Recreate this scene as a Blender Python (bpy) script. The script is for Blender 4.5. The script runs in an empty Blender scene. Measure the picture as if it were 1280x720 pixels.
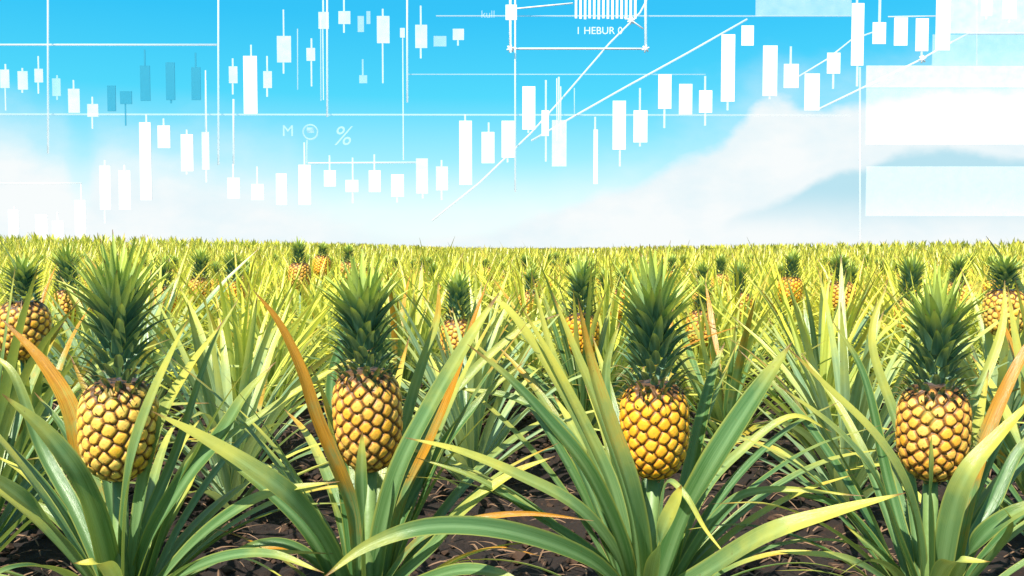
import bpy, math, random
import numpy as np
from mathutils import Vector, noise

random.seed(7)
RNG = np.random.default_rng(11)
SC = bpy.context.scene
COL = SC.collection
R = math.radians

# ------------------------------------------------------------------ camera
F = 1100.0                     # focal length in photo pixels (1280 wide)
EYE = 0.75
PITCH = math.atan(50.0 / F)
cam_d = bpy.data.cameras.new('camera'); cam = bpy.data.objects.new('camera', cam_d)
COL.objects.link(cam); SC.camera = cam
cam_d.sensor_width = 36; cam_d.lens = 36 * F / 1280
cam_d.clip_start = 0.02; cam_d.clip_end = 5000
cam.location = (0, 0, EYE); cam.rotation_euler = (R(90) - PITCH, 0, 0)

def at(px, py, Y):
    u = (px - 640) / F; v = (360 - py) / F
    s = Y / (math.cos(PITCH) + v * math.sin(PITCH))
    return Vector((s * u, Y, EYE + s * (v * math.cos(PITCH) - math.sin(PITCH))))

# ------------------------------------------------------------------ node helpers
class NT:
    def __init__(s, tree):
        s.t = tree; s.t.nodes.clear()
    def n(s, typ, **kw):
        nd = s.t.nodes.new(typ)
        ins = kw.pop('i', {})
        for k, v in kw.items(): setattr(nd, k, v)
        for k, v in ins.items():
            if isinstance(v, bpy.types.NodeSocket): s.t.links.new(v, nd.inputs[k])
            else: nd.inputs[k].default_value = v
        return nd
    def math(s, op, a, b=0.0, c=0.0, clamp=False):
        nd = s.n('ShaderNodeMath', operation=op, use_clamp=clamp)
        for k, v in enumerate((a, b, c)):
            if isinstance(v, bpy.types.NodeSocket): s.t.links.new(v, nd.inputs[k])
            else: nd.inputs[k].default_value = v
        return nd.outputs[0]
    def mix(s, f, a, b, bt='MIX'):
        nd = s.n('ShaderNodeMix', data_type='RGBA', blend_type=bt)
        for k, v in ((0, f), (6, a), (7, b)):
            if isinstance(v, bpy.types.NodeSocket): s.t.links.new(v, nd.inputs[k])
            else: nd.inputs[k].default_value = v if k == 0 else (*v, 1)
        return nd.outputs[2]
    def ramp(s, f, stops, interp='LINEAR'):
        nd = s.n('ShaderNodeValToRGB'); cr = nd.color_ramp; cr.interpolation = interp
        while len(cr.elements) < len(stops): cr.elements.new(0.5)
        for e, (p, c) in zip(cr.elements, stops):
            e.position = p; e.color = (*c, 1) if len(c) == 3 else c
        s.t.links.new(f, nd.inputs[0]); return nd.outputs[0]
    def smooth(s, x, a, b, lo=0.0, hi=1.0):
        nd = s.n('ShaderNodeMapRange', interpolation_type='SMOOTHSTEP')
        for k, v in enumerate((x, a, b, lo, hi)):
            if isinstance(v, bpy.types.NodeSocket): s.t.links.new(v, nd.inputs[k])
            else: nd.inputs[k].default_value = v
        return nd.outputs[0]
    def attr(s, name): return s.n('ShaderNodeAttribute', attribute_name=name).outputs['Fac']

def newmat(name):
    m = bpy.data.materials.new(name); m.use_nodes = True
    return m, NT(m.node_tree)

# ------------------------------------------------------------------ materials
def leaf_material(name, g1, g2, tipc, dry, rough=0.29, transl=0.28, spread=1.0, t0=.42):
    """t = along the leaf, s = across (-1..1), r = random per leaf, k = how dry the leaf is"""
    m, T = newmat(name)
    t = T.attr('t'); s = T.attr('s'); r = T.attr('r'); k = T.attr('k')
    geo = T.n('ShaderNodeTexCoord').outputs['Object']
    nz = T.n('ShaderNodeTexNoise', i={'Vector': geo, 'Scale': 22.0, 'Detail': 4.0}).outputs[0]
    comb = T.n('ShaderNodeCombineXYZ', i={0: T.math('MULTIPLY', s, 9.0), 1: T.math('MULTIPLY', t, 1.6), 2: T.math('MULTIPLY', r, 50)}).outputs[0]
    st = T.n('ShaderNodeTexNoise', i={'Vector': comb, 'Scale': 2.2, 'Detail': 5.0, 'Roughness': .65}).outputs[0]
    green = T.mix(T.math('MULTIPLY_ADD', st, 2.2, T.math('MULTIPLY_ADD', r, 0.6, -0.95), clamp=True), g1, g2)
    green = T.mix(T.smooth(T.math('ABSOLUTE', s), .42, .0, 0, .30), green, tuple(min(1, x * 1.5 + .05) for x in g2))
    # yellowing towards the tip and along the margins
    a = T.math('ADD', t, T.math('MULTIPLY', T.math('SUBTRACT', nz, 0.5), 0.5))
    a = T.math('ADD', a, T.math('MULTIPLY', T.math('SUBTRACT', r, 0.5), 0.5 * spread))
    tipf = T.smooth(a, t0, 1.0)
    edge = T.smooth(T.math('ABSOLUTE', s), 0.78, 1.0)
    tipf = T.math('MAXIMUM', tipf, T.math('MULTIPLY', edge, 0.45))
    c = T.mix(tipf, green, tipc)
    b = T.math('ADD', T.math('MULTIPLY_ADD', t, 1.0, T.math('MULTIPLY', nz, 1.1)), T.math('MULTIPLY_ADD', k, 1.0, -1.62))
    b = T.math('ADD', b, T.math('MULTIPLY', T.math('SUBTRACT', st, .5), 1.3))
    dry = T.mix(T.smooth(T.n('ShaderNodeTexNoise', i={'Vector': comb, 'Scale': 3.1, 'Detail': 4.0, 'Roughness': .7}).outputs[0], .38, .62), tuple(x * .42 for x in dry), T.mix(T.math('MULTIPLY', nz, .35), dry, tipc))
    c = T.mix(T.smooth(b, 0.0, 0.5), c, dry)
    c = T.mix(T.smooth(T.math('ADD', t, T.math('MULTIPLY', nz, .12)), .97, 1.04), c, (0.22, 0.11, 0.03))
    # small brown specks
    sp = T.n('ShaderNodeTexNoise', i={'Vector': geo, 'Scale': 160.0, 'Detail': 2.0}).outputs[0]
    c = T.mix(T.smooth(sp, 0.70, 0.78, 0, .7), c, (0.16, 0.10, 0.03))
    bump = T.n('ShaderNodeBump', i={'Strength': 0.35, 'Distance': 0.002, 'Height': st}).outputs[0]
    p = T.n('ShaderNodeBsdfPrincipled', i={'Base Color': c, 'Roughness': rough, 'Normal': bump, 'Specular IOR Level': 0.5})
    tr = T.n('ShaderNodeBsdfTranslucent', i={'Color': T.mix(0.5, c, (0.45, 0.54, 0.07)), 'Normal': bump})
    ms = T.n('ShaderNodeMixShader', i={0: transl, 1: p.outputs[0], 2: tr.outputs[0]})
    o = T.n('ShaderNodeOutputMaterial', i={0: ms.outputs[0]})
    return m

M = {}
M['leaf'] = leaf_material('pineapple_leaf', (0.040, 0.125, 0.030), (0.20, 0.32, 0.125), (0.58, 0.54, 0.09), (0.74, 0.27, 0.012))
M['leaf_grey'] = leaf_material('greyish_leaf', (0.12, 0.22, 0.10), (0.32, 0.43, 0.23), (0.60, 0.60, 0.12), (0.62, 0.33, 0.05))
M['leaf_far_glow'] = leaf_material('glow_yellowed_leaf', (0.26, 0.36, 0.08), (0.52, 0.60, 0.18), (0.88, 0.80, 0.07), (0.85, 0.60, 0.08), transl=0.42, t0=.12)  # the yellow glow over the far field is put into these leaf colours
M['crown'] = leaf_material('crown_leaf', (0.022, 0.085, 0.045), (0.15, 0.29, 0.17), (0.50, 0.58, 0.10), (0.24, 0.14, 0.06), rough=0.33, transl=0.2)

def fruit_material(name, pad, pad2, gap, rind):
    m, T = newmat(name)
    e = T.attr('e'); r = T.attr('r'); h = T.attr('h'); c0 = T.attr('c')
    geo = T.n('ShaderNodeTexCoord').outputs['Object']
    nz = T.n('ShaderNodeTexNoise', i={'Vector': geo, 'Scale': 190.0, 'Detail': 4.0}).outputs[0]
    n2 = T.n('ShaderNodeTexNoise', i={'Vector': geo, 'Scale': 14.0, 'Detail': 3.0}).outputs[0]
    base = T.mix(T.math('MULTIPLY_ADD', r, 0.6, T.math('MULTIPLY_ADD', n2, 1.4, -0.5), clamp=True), pad, pad2)
    ee = T.math('ADD', e, T.math('MULTIPLY', T.math('SUBTRACT', nz, 0.5), 0.25))
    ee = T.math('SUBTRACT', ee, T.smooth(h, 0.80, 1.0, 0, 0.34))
    c = T.mix(T.smooth(ee, 0.10 + rind, 0.34 + rind), gap, base)
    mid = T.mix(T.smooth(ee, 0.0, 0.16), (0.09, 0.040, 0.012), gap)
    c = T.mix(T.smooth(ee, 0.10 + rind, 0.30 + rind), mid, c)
    c = T.mix(T.smooth(T.n('ShaderNodeTexNoise', i={'Vector': geo, 'Scale': 26.0, 'Detail': 3.0}).outputs[0], .56, .72, 0, .5), c, (0.34, 0.30, 0.05))
    c = T.mix(T.smooth(T.n('ShaderNodeTexNoise', i={'Vector': geo, 'Scale': 420.0, 'Detail': 2.0}).outputs[0], .62, .72, 0, .6), c, (0.30, 0.15, 0.05))
    # dried flower mark at the centre of each pad
    c = T.mix(T.smooth(c0, 0.13, 0.04, 0, .35), c, (0.45, 0.22, 0.05))
    bump = T.n('ShaderNodeBump', i={'Strength': 0.5, 'Distance': 0.0015, 'Height': nz}).outputs[0]
    p = T.n('ShaderNodeBsdfPrincipled', i={'Base Color': c, 'Roughness': 0.48, 'Normal': bump, 'Specular IOR Level': 0.35})
    T.n('ShaderNodeOutputMaterial', i={0: p.outputs[0]})
    return m
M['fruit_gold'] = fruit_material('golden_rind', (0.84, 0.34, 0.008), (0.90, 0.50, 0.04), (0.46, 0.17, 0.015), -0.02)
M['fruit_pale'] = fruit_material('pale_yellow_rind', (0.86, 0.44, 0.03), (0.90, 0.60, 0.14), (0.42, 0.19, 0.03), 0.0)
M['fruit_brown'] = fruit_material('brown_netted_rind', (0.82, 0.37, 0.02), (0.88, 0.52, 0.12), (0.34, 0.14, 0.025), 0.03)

def plain(name, col, rough=0.6, bumpscale=60, var=0.3, metallic=0):
    m, T = newmat(name)
    geo = T.n('ShaderNodeTexCoord').outputs['Object']
    nz = T.n('ShaderNodeTexNoise', i={'Vector': geo, 'Scale': float(bumpscale), 'Detail': 5.0}).outputs[0]
    c = T.mix(nz, tuple(x * (1 - var) for x in col), tuple(min(1, x * (1 + var)) for x in col))
    bump = T.n('ShaderNodeBump', i={'Strength': 0.4, 'Distance': 0.003, 'Height': nz}).outputs[0]
    p = T.n('ShaderNodeBsdfPrincipled', i={'Base Color': c, 'Roughness': rough, 'Normal': bump})
    T.n('ShaderNodeOutputMaterial', i={0: p.outputs[0]})
    return m
M['stalk'] = plain('green_stalk', (0.14, 0.22, 0.06), 0.5)
M['withered'] = plain('withered_leaf', (0.26, 0.13, 0.06), 0.75, 30, .6)
M['clod'] = plain('soil_clod', (0.042, 0.019, 0.008), 0.9, 90, 0.7)

def soil_material():
    m, T = newmat('dark_red_soil')
    geo = T.n('ShaderNodeTexCoord').outputs['Object']
    n1 = T.n('ShaderNodeTexNoise', i={'Vector': geo, 'Scale': 9.0, 'Detail': 8.0, 'Roughness': 0.7}).outputs[0]
    n2 = T.n('ShaderNodeTexNoise', i={'Vector': geo, 'Scale': 70.0, 'Detail': 6.0, 'Roughness': 0.75}).outputs[0]
    vo = T.n('ShaderNodeTexVoronoi', i={'Vector': geo, 'Scale': 45.0}).outputs[0]
    c = T.ramp(T.math('MULTIPLY_ADD', n1, 0.5, T.math('MULTIPLY', n2, 0.5)),
               [(0.32, (0.014, 0.007, 0.005)), (0.53, (0.022, 0.010, 0.005)), (0.63, (0.075, 0.032, 0.012)), (0.73, (0.24, 0.12, 0.045))])
    h = T.math('ADD', T.math('MULTIPLY', n2, 1.0), T.math('MULTIPLY', vo, 0.8))
    bump = T.n('ShaderNodeBump', i={'Strength': 1.0, 'Distance': 0.02, 'Height': h}).outputs[0]
    p = T.n('ShaderNodeBsdfPrincipled', i={'Base Color': c, 'Roughness': 0.9, 'Normal': bump})
    T.n('ShaderNodeOutputMaterial', i={0: p.outputs[0]})
    return m
M['soil'] = soil_material()

def chart_material(name, col, alpha, vary=0.0):
    m, T = newmat(name)
    geo = T.n('ShaderNodeTexCoord').outputs['Object']
    nz = T.n('ShaderNodeTexNoise', i={'Vector': geo, 'Scale': 0.6, 'Detail': 3.0}).outputs[0]
    p = T.n('ShaderNodeBsdfPrincipled', i={'Base Color': (*col, 1), 'Roughness': 0.5})
    tr = T.n('ShaderNodeBsdfTransparent')
    a = T.math('MULTIPLY_ADD', nz, vary, alpha - vary * .5, clamp=True)
    ms = T.n('ShaderNodeMixShader', i={0: a, 1: tr.outputs[0], 2: p.outputs[0]})
    T.n('ShaderNodeOutputMaterial', i={0: ms.outputs[0]})
    return m
M['white'] = chart_material('white_frosted', (0.95, 0.93, 0.93), 0.80, 0.1)
M['faint'] = chart_material('pale_frosted', (0.93, 0.92, 0.93), 0.32, 0.24)
M['ghost'] = chart_material('clear_frosted', (0.93, 0.93, 0.93), 0.15, 0.1)
M['band'] = chart_material('band_frosted', (0.80, 0.87, 0.90), 0.24, 0.14)
M['teal'] = chart_material('teal_frosted', (0.015, 0.30, 0.46), 0.66, 0.2)
M['line'] = chart_material('pale_line', (0.93, 0.93, 0.93), 0.42, 0.0)
M['fine'] = chart_material('fine_line', (0.93, 0.93, 0.93), 0.22, 0.0)

# ------------------------------------------------------------------ mesh builder
class MB:
    def __init__(s): s.v = []; s.f = []; s.a = {}; s.n = 0
    def add(me_, verts, faces, **attrs):
        for k in attrs:
            if k not in me_.a: me_.a[k] = [0.0] * me_.n
        me_.v.extend(verts); me_.f.extend([tuple(i + me_.n for i in f) for f in faces])
        m = len(verts)
        for k in me_.a:
            x = attrs.get(k, 0.0)
            me_.a[k].extend([x] * m if isinstance(x, (int, float)) else list(x))
        me_.n += m
    def box(s, c, d):
        x, y, z = c; a, b, e = d[0] / 2, d[1] / 2, d[2] / 2
        vs = [(x + i * a, y + j * b, z + k * e) for i in (-1, 1) for j in (-1, 1) for k in (-1, 1)]
        s.add(vs, [(0, 1, 3, 2), (4, 6, 7, 5), (0, 4, 5, 1), (2, 3, 7, 6), (0, 2, 6, 4), (1, 5, 7, 3)])
    def tube(s, pts, rad, seg=6, cap=True):
        pts = [Vector(p) for p in pts]; n = len(pts)
        rad = [rad] * n if isinstance(rad, (int, float)) else rad
        vs = []
        for i, p in enumerate(pts):
            t = (pts[min(i + 1, n - 1)] - pts[max(i - 1, 0)]).normalized()
            a = t.cross(Vector((0.13, 0.9, 0.2))).normalized(); b = t.cross(a)
            for k in range(seg):
                q = 2 * math.pi * k / seg
                vs.append(tuple(p + rad[i] * (math.cos(q) * a + math.sin(q) * b)))
        fs = [(i * seg + k, i * seg + (k + 1) % seg, (i + 1) * seg + (k + 1) % seg, (i + 1) * seg + k) for i in range(n - 1) for k in range(seg)]
        if cap: fs += [tuple(range(seg))[::-1], tuple((n - 1) * seg + k for k in range(seg))]
        s.add(vs, fs)
    def mesh(s, name, mats, smooth=True):
        me = bpy.data.meshes.new(name); me.from_pydata([tuple(v) for v in s.v], [], s.f)
        for k, vals in s.a.items():
            at_ = me.attributes.new(k, 'FLOAT', 'POINT'); at_.data.foreach_set('value', np.array(vals, dtype=np.float32))
        for m in (mats if isinstance(mats, (list, tuple)) else [mats]): me.materials.append(m)
        if smooth: me.polygons.foreach_set('use_smooth', [True] * len(me.polygons))
        me.update(); return me
    def build(s, name, mats, parent=None, smooth=True, loc=None):
        return link(name, s.mesh(name, mats, smooth), parent, loc)

def link(name, me, parent=None, loc=None):
    o = bpy.data.objects.new(name, me); COL.objects.link(o)
    if loc is not None: o.location = loc
    if parent is not None: o.parent = parent
    return o
def tag(o, label=None, cat=None, group=None, kind=None):
    if label: o['label'] = label
    if cat: o['category'] = cat
    if group: o['group'] = group
    if kind: o['kind'] = kind
    return o
def empty(name, loc, rz=0.0):
    o = bpy.data.objects.new(name, None); COL.objects.link(o)
    o.location = loc; o.rotation_euler = (0, 0, rz); o.empty_display_size = 0.1
    return o

# ------------------------------------------------------------------ leaves
def catmull(P, n):
    P = [Vector(p) for p in P]
    Q = [P[0] * 2 - P[1]] + P + [P[-1] * 2 - P[-2]]
    out = []; segs = len(P) - 1
    for i in range(n + 1):
        u = i / n * segs; k = min(int(u), segs - 1); t = u - k
        a, b, c, d = Q[k:k + 4]
        out.append(0.5 * ((2 * b) + (c - a) * t + (2 * a - 5 * b + 4 * c - d) * t * t + (3 * b - a - 3 * c + d) * t ** 3))
    return out

def leaf(mb, pts, width, face, n=14, r=0.5, k=0.0, fold=0.28, across=2, basew=0.75, twist=0.0, blunt=2.6, wav=0.0):
    """ribbon leaf with a channelled section; face = direction the upper side looks to"""
    P = catmull(pts, n); vs = []; T = []; S = []
    ph = random.uniform(0, 9)
    for i, p in enumerate(P):
        t = i / n
        tan = (P[min(i + 1, n)] - P[max(i - 1, 0)]).normalized()
        side = tan.cross(face)
        if side.length < 1e-4: side = Vector((1, 0, 0))
        side.normalize(); nor = side.cross(tan).normalized()
        if nor.dot(face) < 0: nor = -nor
        if twist or wav:
            a = twist * t + wav * math.sin(ph + 7 * t); side, nor = side * math.cos(a) + nor * math.sin(a), nor * math.cos(a) - side * math.sin(a)
        w = 0.5 * width * (basew + (1 - basew) * min(1, t * 3.3)) * max(0.0, 1 - t ** blunt) ** 0.9
        w = max(w, 0.0004)
        for j in range(-across, across + 1):
            q = j / across
            cup = fold * (1 - 0.45 * t)
            vs.append(tuple(p + side * (w * q * (1 - 0.25 * cup)) + nor * (w * cup * (abs(q) ** 1.6 - 0.5))))
            T.append(t); S.append(q)
    m = 2 * across + 1
    fs = [(i * m + j, i * m + j + 1, (i + 1) * m + j + 1, (i + 1) * m + j) for i in range(n) for j in range(m - 1)]
    mb.add(vs, fs, t=T, s=S, r=r, k=k)

def arch(base, az, e0, e1, L, n=5, side=0.0):
    """points of a leaf leaving at elevation e0 and bending to e1"""
    p = Vector(base); pts = [p.copy()]
    for i in range(n):
        q = (i + 0.5) / n; e = e0 + (e1 - e0) * q ** 1.4; a = az + side * q
        p = p + Vector((math.cos(a) * math.cos(e), math.sin(a) * math.cos(e), math.sin(e))) * (L / n)
        pts.append(p.copy())
    return pts

def rosette(mb, n=34, L=0.62, W=0.042, seed=0, seg=9, across=1, z0=0.06, dryness=0.25, skip=None, up=1.0):
    rd = random.Random(seed)
    for i in range(n):
        s = i / n                                    # 0 outer .. 1 inner
        az = i * 2.39996 + rd.uniform(-.3, .3)
        e0 = R(38 + 44 * s + rd.uniform(-8, 8)); e1 = R((-28 + 100 * s) * up + rd.uniform(-16, 16))
        l = L * (0.72 + 0.42 * math.sin(math.pi * (0.15 + 0.75 * s))) * rd.uniform(0.82, 1.12)
        if skip and skip(az % (2 * math.pi), s): continue
        base = Vector((math.cos(az) * 0.035 * (1.2 - s), math.sin(az) * 0.035 * (1.2 - s), z0 + 0.10 * s))
        pts = arch(base, az, e0, e1, l, 4, rd.uniform(-.35, .35))
        face = Vector((-math.cos(az) * 0.75, -math.sin(az) * 0.75, 0.8))
        k = rd.uniform(0.5, 1.0) if rd.random() < dryness else rd.uniform(0, .35)
        leaf(mb, pts, W * rd.uniform(.75, 1.15), face, seg, rd.random(), k, 0.35, across, twist=rd.uniform(-.7, .7))

# ------------------------------------------------------------------ fruit and crown
def fruit_mesh(name, mat, Rm=0.065, H=0.165, nth=216, nv=144, cols=10, rows=15, seed=1, slant=0.22):
    rd = np.random.default_rng(seed)
    th = np.linspace(0, 2 * np.pi, nth, endpoint=False); vv = np.linspace(0, 1, nv)
    TH, V = np.meshgrid(th, vv); TH = TH.ravel(); V = V.ravel()
    def prof(v):
        q = np.abs(2 * v - 1)
        q = np.where(v > .5, q * 0.93, q)
        return Rm * np.maximum(0.0, 1 - q ** np.where(v > .5, 3.4, 2.5)) ** 0.46 * (0.95 + 0.08 * v)
    seeds = []
    for j in range(-1, rows + 1):
        for i in range(cols):
            v = (j + 0.5) / rows + rd.normal(0, .009)
            t = 2 * np.pi * ((i + 0.5 * (j % 2)) / cols) + slant * j / rows * 2 + rd.normal(0, .038)
            seeds.append((t % (2 * np.pi), v, rd.random()))
    seeds = np.array(seeds)
    rr = prof(np.clip(V, 0, 1)); rs = np.maximum(rr, 0.35 * Rm)
    D = np.abs(TH[:, None] - seeds[None, :, 0]); D = np.minimum(D, 2 * np.pi - D)
    dx = D * rs[:, None]; dy = (V[:, None] - seeds[None, :, 1]) * H * 1.02
    dd = np.sqrt(dx ** 2 + dy ** 2); order = np.argsort(dd, axis=1)[:, :2]
    f1 = np.take_along_axis(dd, order[:, :1], 1)[:, 0]; f2 = np.take_along_axis(dd, order[:, 1:2], 1)[:, 0]
    cell = H / rows * 1.95
    e = np.clip(np.minimum((f2 - f1) / cell, 1.05 - f1 / (0.62 * cell)), 0, 1); rnd = seeds[order[:, 0], 2]
    h = 0.0040 * np.minimum(1, e * 3.2) ** 0.6 - 0.0016 * (f1 / (0.5 * cell)) ** 2 - 0.0002 * np.exp(-(f1 / 0.0016) ** 2)
    rad = np.maximum(rr + h * np.minimum(1, rr / (0.5 * Rm)), 0.0005)
    X = rad * np.cos(TH); Y = rad * np.sin(TH); Z = V * H
    mb = MB(); vs = np.stack([X, Y, Z], 1).tolist()
    fs = [(i * nth + k, i * nth + (k + 1) % nth, (i + 1) * nth + (k + 1) % nth, (i + 1) * nth + k) for i in range(nv - 1) for k in range(nth)]
    fs.append(tuple(range(nth))[::-1]); fs.append(tuple((nv - 1) * nth + k for k in range(nth)))
    mb.add(vs, fs, e=e.tolist(), r=rnd.tolist(), h=V.tolist(), c=(f1 / cell).tolist(), t=0.0, s=0.0, k=0.0)
    nface = len(mb.f)
    # pointed bracts under every eye
    for t, v, q in seeds:
        if v < 0.02 or v > 1.0: continue
        r0 = float(prof(np.array([v - .03]))[0])
        if r0 < 0.012: continue
        a = Vector((math.cos(t), math.sin(t), 0)); up = Vector((0, 0, 1)); b = Vector((0, 0, (v - 0.95 / rows) * H)) + a * (r0 - .001)
        L = 0.0050 + 0.002 * q + 0.028 * max(0, v - .70)
        pts = [b, b + a * 0.0045 + up * L * 0.45, b + a * (0.0075 + .003 * q) + up * L]
        leaf(mb, pts, 0.0065, a, 3, float(q), 1.0, .2, 1, basew=1.0, blunt=1.6)
    me = mb.mesh(name, [mat, M['bract']])
    idx = np.zeros(len(me.polygons), dtype=np.int32); idx[nface:] = 1
    me.polygons.foreach_set('material_index', idx)
    return me
M['bract'] = plain('dry_bract', (0.36, 0.22, 0.10), 0.6, 120, .5)

def crown_mesh(name, H=0.235, n=190, seed=3, seg=7, across=1, W=0.023, yellow=0.0):
    rd = random.Random(seed); mb = MB()
    for i in range(n):
        s = i / (n - 1)                              # 0 at the fruit, 1 at the top
        az = i * 2.39996 + rd.uniform(-.15, .15)
        z = H * (-0.05 + 0.66 * s ** 1.1)
        if s < .22:                                  # small withered leaves round the shoulder of the fruit
            br = 0.050 - .06 * s; L = 0.028 + .06 * s; e0, e1 = 60, -14; w = W * .42; k = 1.05 - 1.4 * s; r = .3
        elif s < .66:                                # stacked leaves curling outwards
            q = (s - .22) / .44; z = H * (.02 + .43 * q)
            br = 0.031 * (1 - q) ** .7 + .010; L = 0.036 + .052 * q ** 1.2; e0 = 54 + 2 * q; e1 = -6 + 38 * q; w = W * (.60 + .60 * q); k = max(0, .80 - 1.9 * q); r = .05 + .5 * q
        else:                                        # long ones fanning out at the top
            q = (s - .66) / .34; z = H * (.42 + .09 * q)
            br = .010 * (1 - q) + .002; L = 0.108 + .014 * q; e0 = 50 + 34 * q ** 1.7; e1 = 32 + 46 * q ** 1.7; w = W * (1.2 - .3 * q); k = 0; r = .72 + .28 * q
        L *= (H / .235) * rd.uniform(.8, 1.15)
        base = Vector((math.cos(az) * br, math.sin(az) * br, z))
        pts = arch(base, az, R(e0 + rd.uniform(-6, 6)), R(e1 + rd.uniform(-12, 12)), L, 3, rd.uniform(-.2, .2))
        face = Vector((-math.cos(az), -math.sin(az), 0.7))
        leaf(mb, pts, w, face, seg, min(1, max(0, r + rd.uniform(-.15, .2) + yellow)), min(1, max(0, k + rd.uniform(-.1, .2))), 0.55, across, basew=1.0, blunt=1.45)
    return mb.mesh(name, M['crown'])

# ------------------------------------------------------------------ ground
def gz(x, y):
    d = max(0.0, min(1.0, (y - 7) / 30.0)); d = d * d * (3 - 2 * d)
    u = x / max(y, 1.0)
    return d * (0.70 * math.exp(-((x + 22) / 14) ** 2) + 0.48 * math.exp(-((x - 25) / 14) ** 2)) 

def soil_h(x, y):
    v = Vector((x, y, 0))
    return (0.030 * noise.fractal(v * 3.1, 1.0, 2.0, 3) + 0.022 * noise.fractal(v * 13.0, 0.8, 2.0, 4)
            + 0.012 * abs(noise.noise(v * 38.0)))
def build_ground():
    mb = MB(); xs = np.arange(-2.6, 2.601, 0.02); ys = np.arange(0.7, 5.6, 0.02)
    vs = []
    for y in ys:
        for x in xs:
            m = min(1, (2.6 - abs(x)) / .2, (y - .7) / .1 + .0, (5.58 - y) / .3); m = max(0, m)
            vs.append((float(x), float(y), 0.006 + soil_h(x, y) * m))
    nx = len(xs)
    fs = [(j * nx + i, j * nx + i + 1, (j + 1) * nx + i + 1, (j + 1) * nx + i) for j in range(len(ys) - 1) for i in range(nx - 1)]
    mb.add(vs, fs); tag(mb.build('tilled_soil', M['soil']), kind='structure')
    mb = MB()
    xs = sorted(set([-1500, -600, -250, -120, 120, 250, 600, 1500] + list(range(-80, 81, 4)))); ys = [-60, -20, -5, 0, 3, 6, 9] + list(range(12, 60, 3)) + [65, 80, 100, 150, 300, 800, 2500]
    vs = [(x, y, gz(x, y) - 0.04) for y in ys for x in xs]; nx = len(xs)
    fs = [(j * nx + i, j * nx + i + 1, (j + 1) * nx + i + 1, (j + 1) * nx + i) for j in range(len(ys) - 1) for i in range(nx - 1)]
    mb.add(vs, fs); tag(mb.build('ground', M['soil']), kind='structure')
build_ground()

def build_clods():
    rd = random.Random(5); mb = MB()
    for _ in range(2600):
        y = 1.15 + 4.3 * rd.random() ** 1.6; x = rd.uniform(-.68, .68) * y
        r = rd.uniform(.004, .017) * (1.5 if rd.random() < .08 else 1)
        z = soil_h(x, y) + .006 + r * .3
        vs = []
        for (a, b, c) in ((1,0,0),(-1,0,0),(0,1,0),(0,-1,0),(0,0,1),(0,0,-1),(.6,.6,.6),(-.6,.6,.6),(.6,-.6,.6),(-.6,-.6,.6)):
            q = r * rd.uniform(.75, 1.25); vs.append((x + a * q, y + b * q, z + c * q * .8))
        fs = [(4,6,8),(4,8,9),(4,9,7),(4,7,6),(0,8,6),(2,6,7),(1,7,9),(3,9,8),(5,0,2),(5,2,1),(5,1,3),(5,3,0),(0,6,2),(2,7,1),(1,9,3),(3,8,0)]
        mb.add(vs, fs)
    tag(mb.build('soil_clods', M['clod'], smooth=False), 'loose dark brown soil clods scattered between the plants', 'soil clods', kind='stuff')
    mb = MB()
    for _ in range(3000):
        y = 1.15 + 3.6 * rd.random() ** 1.5; x = rd.uniform(-.68, .68) * y; L = rd.uniform(.02, .13)
        a = rd.uniform(0, math.pi); z = soil_h(x, y) + .014
        d = Vector((math.cos(a), math.sin(a) * .7, rd.uniform(-.08, .22))); p = Vector((x, y, z))
        leaf(mb, [p, p + d * L * .5 + Vector((0, 0, .008)), p + d * L], rd.uniform(.0015, .006), Vector((rd.uniform(-.3, .3), -.4, 1)), 4, rd.random(), 1.0, .3, 1, basew=.6)
    tag(mb.build('dry_litter', M['straw']), 'thin dry brown leaf scraps lying on the dark soil', 'leaf litter', kind='stuff')
M['straw'] = plain('dry_straw', (0.17, 0.095, 0.05), 0.7, 40, .6)
build_clods()

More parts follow.
